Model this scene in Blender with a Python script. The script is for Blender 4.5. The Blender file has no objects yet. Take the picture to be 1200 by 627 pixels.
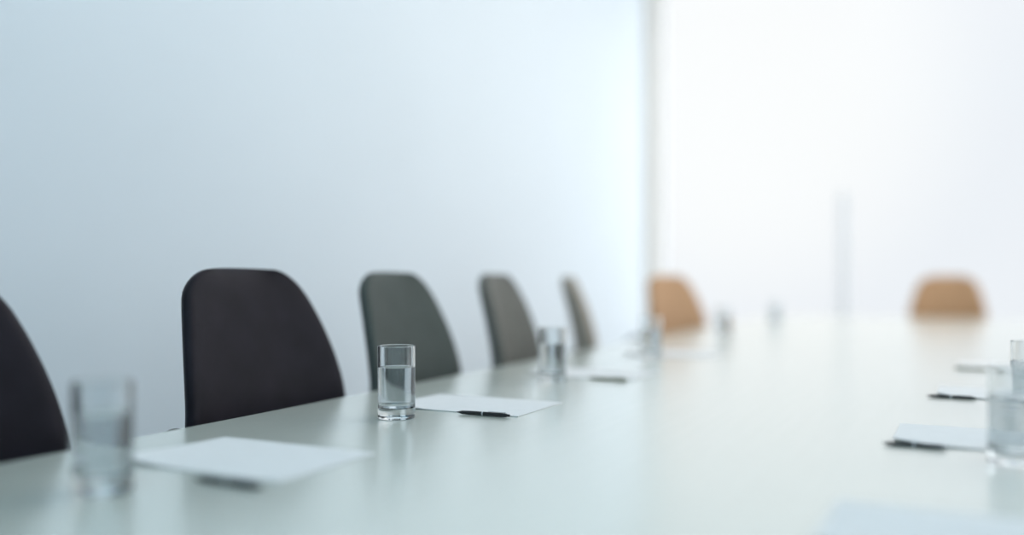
import bpy, bmesh, math, random
from mathutils import Vector, Matrix

random.seed(4)
scene = bpy.context.scene
COL = scene.collection
PI = math.pi

# ------------------------------------------------------------------ helpers
def tag(o, label=None, cat=None, group=None, kind=None):
    if label: o['label'] = label
    if cat: o['category'] = cat
    if group: o['group'] = group
    if kind: o['kind'] = kind
    return o

def obj(name, bm, mat, parent=None, smooth=True, bevel=0.0, seg=3, loc=None):
    bmesh.ops.recalc_face_normals(bm, faces=bm.faces[:])
    me = bpy.data.meshes.new(name)
    bm.to_mesh(me); bm.free()
    if mat: me.materials.append(mat)
    if smooth:
        for p in me.polygons: p.use_smooth = True
    o = bpy.data.objects.new(name, me)
    COL.objects.link(o)
    if parent: o.parent = parent
    if loc: o.location = loc
    if bevel > 0:
        b = o.modifiers.new('bevel', 'BEVEL')
        b.width = bevel; b.segments = seg; b.limit_method = 'ANGLE'; b.angle_limit = math.radians(40)
    return o

def empty(name, loc=(0, 0, 0), rz=0.0):
    o = bpy.data.objects.new(name, None)
    o.empty_display_size = 0.1
    COL.objects.link(o)
    o.location = loc; o.rotation_euler = (0, 0, rz)
    return o

def copy_tree(o, parent=None):
    c = o.copy(); COL.objects.link(c)
    if parent: c.parent = parent
    for ch in list(o.children):
        copy_tree(ch, c)
    return c

def box(bm, x0, x1, y0, y1, z0, z1):
    vs = [bm.verts.new((x, y, z)) for x in (x0, x1) for y in (y0, y1) for z in (z0, z1)]
    for f in ((0, 1, 3, 2), (4, 6, 7, 5), (0, 4, 5, 1), (2, 3, 7, 6), (0, 2, 6, 4), (1, 5, 7, 3)):
        bm.faces.new([vs[i] for i in f])
    return vs

def lathe(bm, prof, n=48, axis='Z', origin=(0, 0, 0)):
    """prof: list of (r, h); r == 0 gives a pole."""
    pp = [prof[0]]                      # extra rings hug long segments' ends so smooth shading stays crisp
    for (r0, h0), (r1, h1) in zip(prof, prof[1:]):
        d = math.hypot(r1 - r0, h1 - h0)
        if d > 0.002:
            for t in ((0.0004 / d, 1 - 0.0004 / d)):
                q = (r0 + (r1 - r0) * t, h0 + (h1 - h0) * t)
                if q[0] > 1e-4: pp.append(q)
        pp.append((r1, h1))
    prof = pp
    rings = []
    ox, oy, oz = origin
    def P(x, y, h):
        if axis == 'Z': return (ox + x, oy + y, oz + h)
        if axis == 'X': return (ox + h, oy + x, oz + y)
        return (ox + x, oy + h, oz + y)
    for r, h in prof:
        if r <= 1e-7:
            rings.append([bm.verts.new(P(0, 0, h))])
        else:
            rings.append([bm.verts.new(P(r * math.cos(2 * PI * k / n), r * math.sin(2 * PI * k / n), h)) for k in range(n)])
    for a, b in zip(rings, rings[1:]):
        for k in range(n):
            k2 = (k + 1) % n
            if len(a) == 1 and len(b) == 1: continue
            if len(a) == 1: bm.faces.new((a[0], b[k], b[k2]))
            elif len(b) == 1: bm.faces.new((a[k], a[k2], b[0]))
            else: bm.faces.new((a[k], a[k2], b[k2], b[k]))
    return rings

def tube(bm, pts, r, n=12, flat=1.0):
    pts = [Vector(p) for p in pts]
    rings = []
    prev = None
    for i, p in enumerate(pts):
        d = (pts[min(i + 1, len(pts) - 1)] - pts[max(i - 1, 0)]).normalized()
        if prev is None:
            up = Vector((0, 0, 1)) if abs(d.z) < 0.9 else Vector((1, 0, 0))
            s = d.cross(up).normalized()
        else:
            s = (prev - d * prev.dot(d)).normalized()
        prev = s
        u = s.cross(d)
        rr = r[i] if isinstance(r, (list, tuple)) else r
        rings.append([bm.verts.new(p + s * rr * math.cos(2 * PI * k / n) + u * rr * flat * math.sin(2 * PI * k / n)) for k in range(n)])
    for a, b in zip(rings, rings[1:]):
        for k in range(n):
            bm.faces.new((a[k], a[(k + 1) % n], b[(k + 1) % n], b[k]))
    bm.faces.new(rings[0][::-1]); bm.faces.new(rings[-1])

def smoothpath(pts, n=8):
    """Catmull-Rom through pts."""
    pts = [Vector(p) for p in pts]
    q = [pts[0] * 2 - pts[1]] + pts + [pts[-1] * 2 - pts[-2]]
    out = []
    for i in range(1, len(q) - 2):
        for k in range(n):
            t = k / n
            p0, p1, p2, p3 = q[i - 1], q[i], q[i + 1], q[i + 2]
            out.append(0.5 * ((2 * p1) + (p2 - p0) * t + (2 * p0 - 5 * p1 + 4 * p2 - p3) * t * t + (3 * p1 - p0 - 3 * p2 + p3) * t ** 3))
    out.append(pts[-1])
    return out

def interp(tab, v):
    """smooth monotone-ish interpolation of a (v, value) table."""
    if v <= tab[0][0]: return tab[0][1]
    for (a, fa), (b, fb) in zip(tab, tab[1:]):
        if v <= b:
            return fa + (fb - fa) * (v - a) / (b - a)
    return tab[-1][1]

# ------------------------------------------------------------------ materials
def mat(name, base=(0.8, 0.8, 0.8), rough=0.5, spec=0.5, metal=0.0, coat=0.0, coat_rough=0.1, trans=0.0, ior=1.5):
    m = bpy.data.materials.new(name); m.use_nodes = True
    b = m.node_tree.nodes['Principled BSDF']
    b.inputs['Base Color'].default_value = (*base, 1)
    b.inputs['Roughness'].default_value = rough
    b.inputs['Specular IOR Level'].default_value = spec
    b.inputs['Metallic'].default_value = metal
    b.inputs['Coat Weight'].default_value = coat
    b.inputs['Coat Roughness'].default_value = coat_rough
    b.inputs['Transmission Weight'].default_value = trans
    b.inputs['IOR'].default_value = ior
    return m, m.node_tree, b

def noise_color(nt, b, c0, c1, scale=(1, 1, 1), nscale=5.0, detail=4.0, bump=0.0, bump_scale=None, coord='Object'):
    N = nt.nodes; L = nt.links
    tc = N.new('ShaderNodeTexCoord'); mp = N.new('ShaderNodeMapping')
    mp.inputs['Scale'].default_value = scale
    no = N.new('ShaderNodeTexNoise'); no.inputs['Scale'].default_value = nscale; no.inputs['Detail'].default_value = detail
    cr = N.new('ShaderNodeValToRGB')
    cr.color_ramp.elements[0].position = 0.3; cr.color_ramp.elements[0].color = (*c0, 1)
    cr.color_ramp.elements[1].position = 0.7; cr.color_ramp.elements[1].color = (*c1, 1)
    L.new(tc.outputs[coord], mp.inputs['Vector']); L.new(mp.outputs['Vector'], no.inputs['Vector'])
    L.new(no.outputs['Fac'], cr.inputs['Fac']); L.new(cr.outputs['Color'], b.inputs['Base Color'])
    if bump:
        n2 = N.new('ShaderNodeTexNoise'); n2.inputs['Scale'].default_value = bump_scale or nscale * 4
        n2.inputs['Detail'].default_value = 3
        L.new(tc.outputs[coord], n2.inputs['Vector'])
        bp = N.new('ShaderNodeBump'); bp.inputs['Strength'].default_value = bump; bp.inputs['Distance'].default_value = 0.002
        L.new(n2.outputs['Fac'], bp.inputs['Height']); L.new(bp.outputs['Normal'], b.inputs['Normal'])

# painted wall
M_wall, nt, b = mat('pale_blue_wall_paint', rough=0.85, spec=0.2)
noise_color(nt, b, (0.72, 0.775, 0.81), (0.735, 0.79, 0.825), nscale=1.2, detail=2)
M_white, nt, b = mat('white_paint', rough=0.8, spec=0.2)
noise_color(nt, b, (0.79, 0.80, 0.80), (0.82, 0.83, 0.83), nscale=1.0, detail=2)
M_floor, nt, b = mat('grey_carpet', rough=0.95, spec=0.1)
noise_color(nt, b, (0.30, 0.32, 0.33), (0.38, 0.40, 0.41), nscale=60, detail=5, bump=0.4, bump_scale=300)
M_column, nt, b = mat('beige_column_paint', rough=0.7, spec=0.3)
noise_color(nt, b, (0.84, 0.80, 0.74), (0.86, 0.82, 0.76), nscale=2, detail=2)
M_frame, nt, b = mat('grey_window_frame', rough=0.5, spec=0.3)
noise_color(nt, b, (0.86, 0.86, 0.86), (0.89, 0.89, 0.89), nscale=3, detail=2)

# table wood laminate: pale, cool, satin
M_table, nt, b = mat('pale_satin_wood_laminate', rough=0.28, spec=1.0, coat=1.0, coat_rough=0.22)
noise_color(nt, b, (0.57, 0.595, 0.53), (0.595, 0.615, 0.55), scale=(9, 0.5, 9), nscale=6, detail=5)
M_ped, nt, b = mat('table_pedestal_laminate', rough=0.4, spec=0.4)
noise_color(nt, b, (0.40, 0.42, 0.37), (0.46, 0.48, 0.42), scale=(6, 6, 0.6), nscale=5, detail=6)

def leather(name, c0, c1, rough=0.52, spec=0.14):
    m, nt, b = mat(name, rough=rough, spec=spec)
    noise_color(nt, b, c0, c1, nscale=14, detail=5, bump=0.25, bump_scale=420)
    return m
M_black = leather('black_leather', (0.010, 0.008, 0.012), (0.015, 0.012, 0.018))
M_haze1  = leather('leather_charcoal_haze', (0.064, 0.074, 0.067), (0.072, 0.083, 0.076))  # this and the next three: warm glare haze painted into the leather colour
M_haze2 = leather('leather_grey_haze', (0.122, 0.120, 0.105), (0.138, 0.135, 0.119))
M_haze3  = leather('leather_grey_brown_haze', (0.33, 0.285, 0.235), (0.36, 0.31, 0.255))
M_haze4 = leather('leather_tan_haze', (0.42, 0.25, 0.138), (0.45, 0.27, 0.15))
M_plastic, nt, b = mat('dark_plastic', rough=0.45)
noise_color(nt, b, (0.02, 0.02, 0.022), (0.028, 0.028, 0.03), nscale=20, detail=2)
M_chrome, nt, b = mat('polished_steel', rough=0.2, metal=1.0)
noise_color(nt, b, (0.72, 0.73, 0.75), (0.78, 0.79, 0.80), nscale=8, detail=2)

M_paper, nt, b = mat('white_paper', rough=0.75, spec=0.2)
noise_color(nt, b, (0.70, 0.69, 0.68), (0.725, 0.715, 0.705), nscale=30, detail=3)
M_pen, nt, b = mat('black_pen_barrel', rough=0.28)
noise_color(nt, b, (0.012, 0.011, 0.012), (0.018, 0.016, 0.017), nscale=30, detail=2)
M_silver, nt, b = mat('brushed_silver', rough=0.35, metal=1.0)
noise_color(nt, b, (0.5, 0.5, 0.52), (0.62, 0.62, 0.63), scale=(1, 30, 30), nscale=10, detail=3)

M_glass, nt, b = mat('clear_tumbler_glass', base=(0.93, 0.95, 0.955), rough=0.0, trans=1.0, ior=1.5)
n1 = nt.nodes.new('ShaderNodeTexNoise'); n1.inputs['Scale'].default_value = 40
bp = nt.nodes.new('ShaderNodeBump'); bp.inputs['Strength'].default_value = 0.02; bp.inputs['Distance'].default_value = 0.001
nt.links.new(n1.outputs['Fac'], bp.inputs['Height']); nt.links.new(bp.outputs['Normal'], b.inputs['Normal'])
M_water, nt, b = mat('clear_water', base=(0.72, 0.74, 0.75), rough=0.0, trans=1.0, ior=1.22)
n1 = nt.nodes.new('ShaderNodeTexNoise'); n1.inputs['Scale'].default_value = 25
bp = nt.nodes.new('ShaderNodeBump'); bp.inputs['Strength'].default_value = 0.02; bp.inputs['Distance'].default_value = 0.001
nt.links.new(n1.outputs['Fac'], bp.inputs['Height']); nt.links.new(bp.outputs['Normal'], b.inputs['Normal'])

# window pane: mostly clear sheet with a weak reflection
M_pane = bpy.data.materials.new('window_pane_glass'); M_pane.use_nodes = True
nt = M_pane.node_tree; nt.nodes.clear()
out = nt.nodes.new('ShaderNodeOutputMaterial'); mx = nt.nodes.new('ShaderNodeMixShader')
tr = nt.nodes.new('ShaderNodeBsdfTransparent'); tr.inputs['Color'].default_value = (0.97, 0.985, 0.99, 1)
gl = nt.nodes.new('ShaderNodeBsdfGlossy'); gl.inputs['Roughness'].default_value = 0.2
mx.inputs['Fac'].default_value = 0.01
nt.links.new(tr.outputs[0], mx.inputs[1]); nt.links.new(gl.outputs[0], mx.inputs[2]); nt.links.new(mx.outputs[0], out.inputs[0])
M_lamp = bpy.data.materials.new('lit_ceiling_panel'); M_lamp.use_nodes = True
bb = M_lamp.node_tree.nodes['Principled BSDF']
bb.inputs['Emission Color'].default_value = (0.93, 0.97, 1, 1); bb.inputs['Emission Strength'].default_value = 1.0

# ------------------------------------------------------------------ world: bright overcast sky with a sun glow beyond the far window
w = bpy.data.worlds.new('overcast_sky'); scene.world = w; w.use_nodes = True
nt = w.node_tree; nt.nodes.clear(); N = nt.nodes; L = nt.links
wo = N.new('ShaderNodeOutputWorld'); bg = N.new('ShaderNodeBackground')
geo = N.new('ShaderNodeTexCoord')
nrm = N.new('ShaderNodeVectorMath'); nrm.operation = 'NORMALIZE'
L.new(geo.outputs['Generated'], nrm.inputs[0])
dot = N.new('ShaderNodeVectorMath'); dot.operation = 'DOT_PRODUCT'
g = Vector((-0.205, 0.96, 0.185)).normalized()
dot.inputs[1].default_value = g
L.new(nrm.outputs[0], dot.inputs[0])
glow = N.new('ShaderNodeMapRange'); glow.interpolation_type = 'SMOOTHSTEP'
glow.inputs['From Min'].default_value = 0.965; glow.inputs['From Max'].default_value = 1.0
glow.inputs['To Min'].default_value = 0.0; glow.inputs['To Max'].default_value = 1.0
L.new(dot.outputs['Value'], glow.inputs['Value'])
mixc = N.new('ShaderNodeMix'); mixc.data_type = 'RGBA'
mixc.inputs['A'].default_value = (0.645, 0.655, 0.68, 1)
mixc.inputs['B'].default_value = (0.735, 0.727, 0.722, 1)
L.new(glow.outputs['Result'], mixc.inputs['Factor'])
sep = N.new('ShaderNodeSeparateXYZ'); L.new(nrm.outputs[0], sep.inputs[0])
elev = N.new('ShaderNodeMapRange'); elev.interpolation_type = 'SMOOTHSTEP'
elev.inputs['From Min'].default_value = 0.27; elev.inputs['From Max'].default_value = 0.6
elev.inputs['To Min'].default_value = 1.0; elev.inputs['To Max'].default_value = 2.0
L.new(sep.outputs['Z'], elev.inputs['Value'])
side = N.new('ShaderNodeMapRange'); side.interpolation_type = 'SMOOTHSTEP'      # sky brightened towards +X, added to light the left wall
side.inputs['From Min'].default_value = 0.45; side.inputs['From Max'].default_value = 0.9
side.inputs['To Min'].default_value = 1.0; side.inputs['To Max'].default_value = 2.7
L.new(sep.outputs['X'], side.inputs['Value'])
mul = N.new('ShaderNodeMath'); mul.operation = 'MULTIPLY'
L.new(elev.outputs['Result'], mul.inputs[0]); L.new(side.outputs['Result'], mul.inputs[1])
L.new(mixc.outputs['Result'], bg.inputs['Color']); L.new(mul.outputs['Value'], bg.inputs['Strength'])
L.new(bg.outputs[0], wo.inputs[0])

# ------------------------------------------------------------------ room shell
XL, XR, YF, YB, H = -2.56, 3.6, 7.9, -2.6, 4.2
T = 0.12
def struct(name, fn, m, bevel=0.0, smooth=False):
    bm = bmesh.new(); fn(bm)
    o = obj(name, bm, m, smooth=smooth, bevel=bevel)
    return tag(o, kind='structure')
struct('floor', lambda bm: box(bm, XL - T, XR + T, YB - T, YF + T, -0.1, 0), M_floor)
struct('ceiling', lambda bm: box(bm, XL - T, XR + T, YB - T, YF + T, H, H + 0.1), M_white)
struct('wall_left', lambda bm: box(bm, XL - T, XL, YB - T, YF + T, 0, H), M_wall)
struct('wall_back', lambda bm: box(bm, XL, XR, YB - T, YB, 0, H), M_wall)
def right_wall(bm):
    box(bm, XR, XR + T, YB - T, 2.4, 0, H)
    box(bm, XR, XR + T, 2.4, 7.6, 0, 0.5); box(bm, XR, XR + T, 2.4, 7.6, 3.7, H)
    box(bm, XR, XR + T, 7.6, YF + T, 0, H)
struct('wall_right', right_wall, M_white)
def far_wall(bm):
    box(bm, XL, XR, YF, YF + T, 0, 0.25); box(bm, XL, XR, YF, YF + T, 4.0, H)
    box(bm, XR - 0.15, XR, YF, YF + T, 0.25, 4.0)
struct('wall_far', far_wall, M_white)
struct('trim_1', lambda bm: box(bm, XL, XL + 0.10, YF - 0.06, YF + T, 0, H), M_column, bevel=0.006)
struct('baseboard_left', lambda bm: box(bm, XL, XL + 0.015, YB, YF - 0.06, 0, 0.09), M_white)
# far window: slim frame, one slim mullion, panes
xa, xb = XL + 0.10, XR - 0.15
def frame1(bm):
    box(bm, xa, xb, YF + 0.02, YF + 0.09, 0.25, 0.31); box(bm, xa, xb, YF + 0.02, YF + 0.09, 3.94, 4.0)
    box(bm, xa, xa + 0.05, YF + 0.02, YF + 0.09, 0.31, 3.94); box(bm, xb - 0.05, xb, YF + 0.02, YF + 0.09, 0.31, 3.94)
w1 = struct('window_1', frame1, M_frame)
bm = bmesh.new(); box(bm, -0.905, -0.83, YF + 0.03, YF + 0.08, 0.31, 1.70); MULL = obj('mullion', bm, M_frame, w1, smooth=False)
bm = bmesh.new(); box(bm, xa + 0.05, xb - 0.05, YF + 0.05, YF + 0.058, 0.31, 3.94); obj('window_pane', bm, M_pane, w1, smooth=False)
def frame2(bm):
    X0, X1 = XR + 0.02, XR + 0.09
    box(bm, X0, X1, 2.4, 7.6, 0.5, 0.56); box(bm, X0, X1, 2.4, 7.6, 3.64, 3.7)
    for y in (2.4, 5.27, 7.54): box(bm, X0, X1, y, y + 0.06, 0.56, 3.64)
w2 = struct('fill_window', frame2, M_frame)  # unseen window, added to bring side light onto the left wall
bm = bmesh.new(); box(bm, XR + 0.05, XR + 0.058, 2.46, 5.27, 0.56, 3.64); obj('window_pane', bm, M_pane, w2, smooth=False)
bm = bmesh.new(); box(bm, XR + 0.05, XR + 0.058, 5.33, 7.54, 0.56, 3.64); obj('window_pane', bm, M_pane, w2, smooth=False)

# ------------------------------------------------------------------ conference table
TZ = 0.74
TXL, TXR, TY0, TY1 = -1.20, 0.42, 0.12, 6.46
tbl = empty('conference_table', ((TXL + TXR) / 2, (TY0 + TY1) / 2, 0))
tag(tbl, 'long pale satin wood conference table running to the bright window', 'table')
hx, hy = (TXR - TXL) / 2, (TY1 - TY0) / 2
bm = bmesh.new(); box(bm, -hx, hx, -hy, hy, TZ - 0.035, TZ); obj('tabletop', bm, M_table, tbl, smooth=False, bevel=0.004)
for yy in (-2.1, 0.0, 2.1):
    bm = bmesh.new(); box(bm, -0.30, 0.30, yy - 0.22, yy + 0.22, 0.03, TZ - 0.035)
    ped = obj('pedestal', bm, M_ped, tbl, smooth=False, bevel=0.01)
    bm = bmesh.new(); box(bm, -0.33, 0.33, yy - 0.25, yy + 0.25, 0.0, 0.03)
    obj('plinth', bm, M_plastic, ped, smooth=False, bevel=0.004)

# ------------------------------------------------------------------ chair
# local frame: +X towards the table, origin on the floor below the backrest at table height
BZ0, BZ1 = 0.50, 1.012
def half_width(z):                 # front-view outline: gently tapering sides, rounded top and bottom corners
    v = (z - BZ0) / (BZ1 - BZ0)
    base = 0.236 - 0.175 * max(0.0, v - 0.33) ** 1.9 - 0.10 * max(0.0, 0.25 - v)
    r = 0.066
    if z > BZ1 - r: base += math.sqrt(max(0.0, r * r - (z - BZ1 + r) ** 2)) - r
    if z < BZ0 + r: base += math.sqrt(max(0.0, r * r - (BZ0 + r - z) ** 2)) - r
    return base
def lean(z):                       # x of the mid surface at height z
    d = z - 0.74
    if d >= 0: return -(0.16 * d + 0.30 * d * d)
    return 0.05 * -d + 0.55 * d * d
def back_bm():
    bm = bmesh.new()
    nu, nv = 36, 40
    V = [0.5 - 0.5 * math.cos(PI * j / nv) for j in range(nv + 1)]
    def P(u, v, side):
        z = BZ0 + (BZ1 - BZ0) * v
        hw = half_width(z)
        y = u * hw
        x = lean(z) + 0.052 * abs(u) ** 2.4 * (0.6 + 0.4 * math.sin(PI * min(1, v * 1.1)))
        edge = max(0.0, 1 - abs(u) ** 5) ** 0.5
        ev = max(0.0, 1 - abs(2 * v - 1) ** 9) ** 0.5
        th = 0.004 + 0.022 * edge * ev
        zz = z - 0.003 * u * u * max(0.0, (v - 0.8) / 0.2)
        return (x + side * th, y, zz)
    grids = []
    for side in (1, -1):
        grids.append([[bm.verts.new(P(-1 + 2 * i / nu, v, side)) for i in range(nu + 1)] for v in V])
    for gidx, g_ in enumerate(grids):
        for j in range(nv):
            for i in range(nu):
                bm.faces.new((g_[j][i], g_[j][i + 1], g_[j + 1][i + 1], g_[j + 1][i]))
    a, c = grids
    for j in range(nv):
        for i in (0, nu):
            bm.faces.new((a[j][i], a[j + 1][i], c[j + 1][i], c[j][i]))
    for i in range(nu):
        for j in (0, nv):
            bm.faces.new((a[j][i], a[j][i + 1], c[j][i + 1], c[j][i]))
    return bm
def seat_bm():
    bm = bmesh.new()
    n = 44
    prof = [(0.0, 0.405), (0.75, 0.405), (0.95, 0.415), (1.0, 0.435), (0.985, 0.460), (0.92, 0.476), (0.75, 0.482), (0.4, 0.474), (0.0, 0.470)]
    rings = []
    for r, z in prof:
        if r == 0: rings.append([bm.verts.new((0.22, 0, z))]); continue
        ring = []
        for k in range(n):
            a = 2 * PI * k / n
            ca, sa = math.cos(a), math.sin(a)
            e = 2 / 3.4
            x = 0.22 + r * 0.235 * math.copysign(abs(ca) ** e, ca)
            y = r * (0.235 - 0.012 * ca) * math.copysign(abs(sa) ** e, sa)
            zz = z - 0.02 * max(0, (x - 0.36) / 0.1) ** 2 * (1 if z > 0.43 else 0.4)
            ring.append(bm.verts.new((x, y, zz)))
        rings.append(ring)
    for a, c in zip(rings, rings[1:]):
        for k in range(n):
            k2 = (k + 1) % n
            if len(a) == 1: bm.faces.new((a[0], c[k2], c[k]))
            elif len(c) == 1: bm.faces.new((a[k], a[k2], c[0]))
            else: bm.faces.new((a[k], a[k2], c[k2], c[k]))
    return bm
def make_chair(leather_mat):
    t = empty('conference_chair')
    obj('backrest', back_bm(), leather_mat, t)
    obj('seat', seat_bm(), leather_mat, t)
    # flat steel spine carrying the backrest
    bm = bmesh.new()
    tube(bm, smoothpath([(0.20, 0, 0.395), (0.02, 0, 0.395), (-0.045, 0, 0.44), (-0.035, 0, 0.54), (-0.036, 0, 0.64)], 8), 0.022, 12, 0.35)
    obj('back_support', bm, M_plastic, t)
    for s in (-1, 1):
        bm = bmesh.new()
        y0, y1 = s * 0.20, s * 0.250
        tube(bm, smoothpath([(0.14, y0, 0.400), (0.12, s * 0.235, 0.43), (0.095, y1, 0.53), (0.088, y1, 0.640), (0.082, y1, 0.682), (0.060, y1, 0.702), (0.03, y1, 0.702), (-0.03, s * 0.240, 0.675), (-0.035, s * 0.225, 0.66)], 6), 0.011, 10)
        ar = obj('armrest', bm, M_plastic, t)
    bm = bmesh.new(); lathe(bm, [(0, 0.09), (0.028, 0.09), (0.028, 0.26), (0.018, 0.265), (0.018, 0.385), (0.06, 0.39), (0.06, 0.405), (0, 0.405)], 24, 'Z', (0.22, 0, 0))
    obj('gas_column', bm, M_chrome, t)
    bm = bmesh.new()
    lathe(bm, [(0, 0.075), (0.045, 0.075), (0.045, 0.12), (0.03, 0.13), (0, 0.13)], 24, 'Z', (0.22, 0, 0))
    hub = obj('star_base', bm, M_chrome, t)
    for k in range(5):
        a = 2 * PI * k / 5 + 0.3
        c, s = math.cos(a), math.sin(a)
        bm = bmesh.new(); tube(bm, [(0.22 + 0.03 * c, 0.03 * s, 0.105), (0.22 + 0.28 * c, 0.28 * s, 0.078)], [0.02, 0.013], 10)
        obj('base_leg', bm, M_chrome, hub)
        bm = bmesh.new()
        R_ = Matrix.Translation((0.22 + 0.275 * c, 0.275 * s, 0.033)) @ Matrix.Rotation(a + 0.6, 4, 'Z')
        tube(bm, [R_ @ Vector((0, -0.022, 0)), R_ @ Vector((0, -0.02, 0)), R_ @ Vector((0, 0.02, 0)), R_ @ Vector((0, 0.022, 0))], [0.026, 0.033, 0.033, 0.026], 20)
        obj('caster', bm, M_plastic, hub)
    return t

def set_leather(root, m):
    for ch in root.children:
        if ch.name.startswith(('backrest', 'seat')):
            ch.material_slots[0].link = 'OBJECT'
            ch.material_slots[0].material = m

chair0 = make_chair(M_black)
GRP = 'conference chairs around the table'
#        x      y     z-offset  turn(deg)  material  label
chairs = [
    (-1.325, 0.731, 0.0,   0.0, M_black, 'black leather chair cut off by the left edge, behind the nearest blurred glass'),
    (-1.325, 1.445, 0.008, 0.0, M_black, 'large black leather chair wholly in view, nearest one left of the sharp glass'),
    (-1.325, 2.010, 0.003, 4.0, M_haze1,  'leather chair tinted charcoal for haze, directly behind the sharp glass of water'),
    (-1.335, 2.640, 0.0,   10.0, M_haze2, 'leather chair tinted grey for haze, behind the second, slightly blurred glass'),
    (-1.345, 3.310, -0.008, 20.0, M_haze3, 'narrow chair tinted grey-brown for haze, seen nearly edge-on along the left side'),
    (-1.37, 4.660, 0.0, -22.0, M_haze4, 'blurred chair tinted tan-brown for glare, beside the wall corner column, farthest along the left side'),
    (-0.07, 6.560, 0.0, -90.0, M_haze4, 'blurred chair tinted tan-brown for glare, facing us at the far head of the table'),
]
roots = [chair0] + [copy_tree(chair0) for _ in chairs[1:]]
for i, (c, (x, y, dz, deg, m, lab)) in enumerate(zip(roots, chairs)):
    c.location = (x, y, 0); c.rotation_euler = (0, 0, math.radians(deg))
    if dz:
        for ch in c.children:
            if not ch.name.startswith('star_base'): ch.location.z += dz
    if i != 1:                          # the other chairs' arms are set a little lower and further back
        for ch in c.children:
            if ch.name.startswith('armrest'): ch.location.x -= 0.07; ch.location.z -= 0.015
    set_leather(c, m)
    tag(c, lab, 'chair', GRP)

# ------------------------------------------------------------------ glasses of water
GH, GR, GT = 0.134, 0.0345, 0.0028
def make_glass():
    t = empty('water_glass')
    ro, ri, bz = GR, GR - GT, 0.019
    prof = [(0, 0.0), (ro - 0.004, 0.0), (ro - 0.0012, 0.0008), (ro, 0.003), (ro, GH * 0.5), (ro, GH - 0.0012), (ro - 0.0006, GH - 0.0003), (ro - GT / 2, GH),
            (ri + 0.0006, GH - 0.0003), (ri, GH - 0.0012), (ri, GH * 0.5), (ri, bz + 0.007), (ri - 0.0015, bz + 0.003), (ri - 0.005, bz + 0.0006), (ri - 0.010, bz), (0, bz)]
    bm = bmesh.new(); lathe(bm, prof, 72); obj('tumbler', bm, M_glass, t)
    wl = 0.094; e = 0.0003
    rw = ri + e
    prof = [(0, bz - e), (ri - 0.010, bz - e), (ri - 0.005 + e, bz + 0.0004), (ri - 0.0015 + e, bz + 0.0028), (rw, bz + 0.007), (rw, wl + 0.0008), (rw - 0.0012, wl + 0.0002), (rw - 0.003, wl), (0, wl)]
    bm = bmesh.new(); lathe(bm, prof, 72); obj('water', bm, M_water, t)
    return t
glass0 = make_glass()
glasses = [
    (-0.932, 0.753, 'nearest blurred glass of water at lower left, beside the foreground paper'),
    (-0.930, 1.386, 'sharp glass of water in focus, left of the paper with the sharp pen'),
    (-0.910, 2.050, 'slightly blurred glass in front of the haze-greyed chair'),
    (-0.885, 2.770, 'blurred glass in front of the haze-browned chair by the corner column'),
    (-0.900, 3.830, 'faint blurred glass just right of the haze-browned chair by the column'),
    (-0.880, 4.920, 'farthest and faintest glass, alone between the two haze-browned chairs'),
    (0.070, 1.430, 'blurred glass at right edge, nearer one, beside the grey-looking paper'),
    (0.125, 2.040, 'clear sharp glass cut by right picture edge, behind the nearer right glass'),
]
for i, (x, y, lab) in enumerate(glasses):
    gl_ = glass0 if i == 0 else copy_tree(glass0)
    gl_.location = (x, y, TZ + 0.0002)
    tag(gl_, lab, 'glass', 'tumblers of water on the table')

# ------------------------------------------------------------------ paper pads (a few sheets each)
def make_paper():
    bm = bmesh.new()
    a, c, th = 0.297, 0.210, 0.0016
    nx, ny = 30, 12
    def zc(u, v):      # the stack curls up very slightly at the outer corner
        return 0.008 * max(0, 0.45 - u) ** 2 * (1 - v) ** 2 / 0.2
    tops = [[bm.verts.new((-a / 2 + a * i / nx, -c / 2 + c * j / ny, th + zc(i / nx, j / ny))) for i in range(nx + 1)] for j in range(ny + 1)]
    bots = [[bm.verts.new((-a / 2 + a * i / nx, -c / 2 + c * j / ny, zc(i / nx, j / ny))) for i in range(nx + 1)] for j in range(ny + 1)]
    for g_ in (tops, bots):
        for j in range(ny):
            for i in range(nx):
                bm.faces.new((g_[j][i], g_[j][i + 1], g_[j + 1][i + 1], g_[j + 1][i]))
    for i in range(nx):
        for j in (0, ny): bm.faces.new((tops[j][i], tops[j][i + 1], bots[j][i + 1], bots[j][i]))
    for j in range(ny):
        for i in (0, nx): bm.faces.new((tops[j][i], tops[j + 1][i], bots[j + 1][i], bots[j][i]))
    return obj('paper_sheets', bm, M_paper, smooth=False)
paper0 = make_paper()
papers = [
    (-0.915, 0.985, 0.0, 'blurred white paper in the left foreground, right of the nearest glass'),
    (-0.882, 1.600, 0.0, 'white paper in focus behind the sharp black pen, right of the sharp glass'),
    (-0.880, 2.255, 0.0, 'blurred white paper behind the blurred olive-grey pen'),
    (-0.870, 2.980, 0.0, 'barely visible paper beside the glass before the column chair'),
    (0.022, 0.995, 0.0, 'very blurred paper cut off by the bottom right of the picture'),
    (0.055, 1.622, 0.0, 'grey-looking paper at right with blurred pen, behind the nearer right glass'),
    (0.105, 2.258, 0.0, 'paper at right with the thin sharp dark pen on its near edge'),
    (0.145, 2.945, 0.0, 'farthest paper on the right side, with a faint pen'),
]
for i, (x, y, rz, lab) in enumerate(papers):
    p = paper0 if i == 0 else copy_tree(paper0)
    p.location = (x, y, TZ + 0.0003); p.rotation_euler = (0, 0, rz)
    tag(p, lab, 'paper', 'paper sheets laid at each place')

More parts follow.
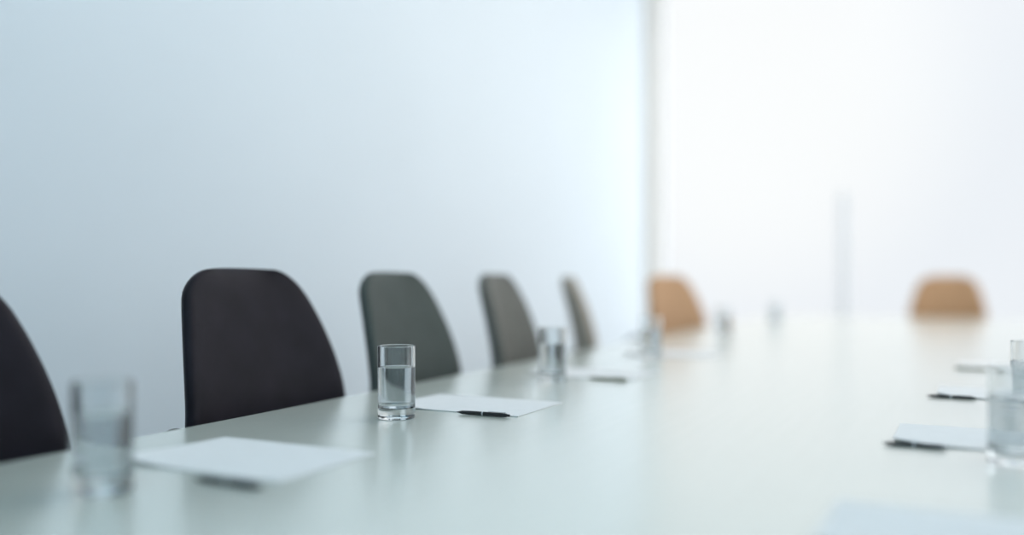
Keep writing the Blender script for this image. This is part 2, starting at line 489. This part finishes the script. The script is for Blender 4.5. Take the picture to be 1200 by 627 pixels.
# ------------------------------------------------------------------ pens: tip towards -X
def make_pen():
    t = empty('ballpoint_pen')
    R = 0.0044
    bm = bmesh.new(); lathe(bm, [(0, -0.0640), (0.0006, -0.0638), (0.0011, -0.0605), (0.0024, -0.0560), (0.0038, -0.0500), (R * 0.92, -0.0420), (R, -0.034), (R, -0.004)], 24, 'X', (0, 0, R)); obj('barrel', bm, M_pen, t)
    bm = bmesh.new(); lathe(bm, [(R, -0.0042), (R + 0.0003, -0.0040), (R + 0.0003, -0.0012), (R, -0.0010)], 24, 'X', (0, 0, R)); obj('ring', bm, M_silver, t)
    bm = bmesh.new(); lathe(bm, [(R, -0.0010), (R, 0.030), (R * 0.95, 0.046), (R * 0.86, 0.051), (0.0030, 0.0525), (0, 0.0525)], 24, 'X', (0, 0, R)); cap = obj('upper_barrel', bm, M_pen, t)
    bm = bmesh.new(); lathe(bm, [(0.0026, 0.0522), (0.0026, 0.0580), (0.0020, 0.0590), (0, 0.0590)], 20, 'X', (0, 0, R)); obj('push_button', bm, M_pen, t)
    bm = bmesh.new(); box(bm, 0.010, 0.050, -0.0018, 0.0018, 2 * R + 0.0006, 2 * R + 0.0016); box(bm, 0.046, 0.050, -0.0018, 0.0018, 2 * R - 0.002, 2 * R + 0.0007)
    obj('clip', bm, M_silver, t, smooth=False, bevel=0.0003)
    return t
pen0 = make_pen()
M_olive, nt, b = mat('olive_grey_pen', rough=0.35)
noise_color(nt, b, (0.26, 0.24, 0.17), (0.30, 0.28, 0.20), nscale=30, detail=2)
pens = [
    (-0.815, 0.842, 0.0, 0.91, None, 'blurred dark pen under the near edge of the foreground paper'),
    (-0.797, 1.479, 0.03, 0.91, None, 'sharp black pen in focus beside the sharp paper'),
    (-0.790, 2.128, 0.0, 0.88, M_olive, 'blurred olive-grey pen beyond the sharp paper, right of the second glass'),
    (-0.060, 1.500, 0.0, 0.74, None, 'blurred dark pen on near edge of the grey-looking right paper'),
    (-0.014, 2.142, 0.0, 0.78, None, 'thin dark sharp pen at right, left of the sharp right glass'),
    (0.030, 2.830, 0.0, 0.70, M_olive, 'farthest faint olive-grey pen on the right side'),
]
for i, (x, y, rz, sc, m, lab) in enumerate(pens):
    p = pen0 if i == 0 else copy_tree(pen0)
    p.location = (x, y, TZ + 0.0002); p.rotation_euler = (0, 0, rz); p.scale = (sc, sc, sc)
    if m:
        for ch in p.children:
            ch.material_slots[0].link = 'OBJECT'; ch.material_slots[0].material = m
    tag(p, lab, 'pen', 'pens laid at each place')

# ------------------------------------------------------------------ fill lamps added under the ceiling, unseen above the frame
def area(name, loc, rot, sx, sy, energy, col):
    l = bpy.data.lights.new(name, 'AREA'); l.shape = 'RECTANGLE'; l.size = sx; l.size_y = sy
    l.energy = energy; l.color = col
    o = bpy.data.objects.new(name, l); COL.objects.link(o)
    o.location = loc; o.rotation_euler = rot
    return o
area('fill_light', (0.9, 5.0, H - 0.05), (0, 0, 0), 4.0, 3.0, 56, (1.0, 0.93, 0.88))
area('fill_light', (-0.4, 2.0, H - 0.05), (0, 0, 0), 2.6, 2.4, 19, (0.87, 0.93, 1.0))
area('fill_light', (0.6, -0.8, H - 0.05), (0, 0, 0), 3.4, 2.0, 40, (0.42, 0.80, 1.0))

# ------------------------------------------------------------------ camera
cam = bpy.data.cameras.new('camera'); co = bpy.data.objects.new('camera', cam); COL.objects.link(co)
co.location = (0, 0, 1.0)
YAW = math.atan(524 / 1050)
co.rotation_euler = (PI / 2, 0, YAW)
cam.sensor_width = 36; cam.sensor_fit = 'HORIZONTAL'; cam.lens = 36 * 1050 / 1200
cam.shift_y = 11.5 / 1200
cam.clip_start = 0.02
cam.dof.use_dof = True
cam.dof.focus_distance = 1.665
cam.dof.aperture_fstop = 0.58
scene.camera = co

scene.view_settings.view_transform = 'Standard'
scene.view_settings.look = 'None'
scene.view_settings.exposure = 0.50
scene.cycles.use_denoising = True
scene.cycles.max_bounces = 16
scene.cycles.transmission_bounces = 14
scene.cycles.transparent_max_bounces = 16
scene.cycles.diffuse_bounces = 5
scene.cycles.blur_glossy = 0.5
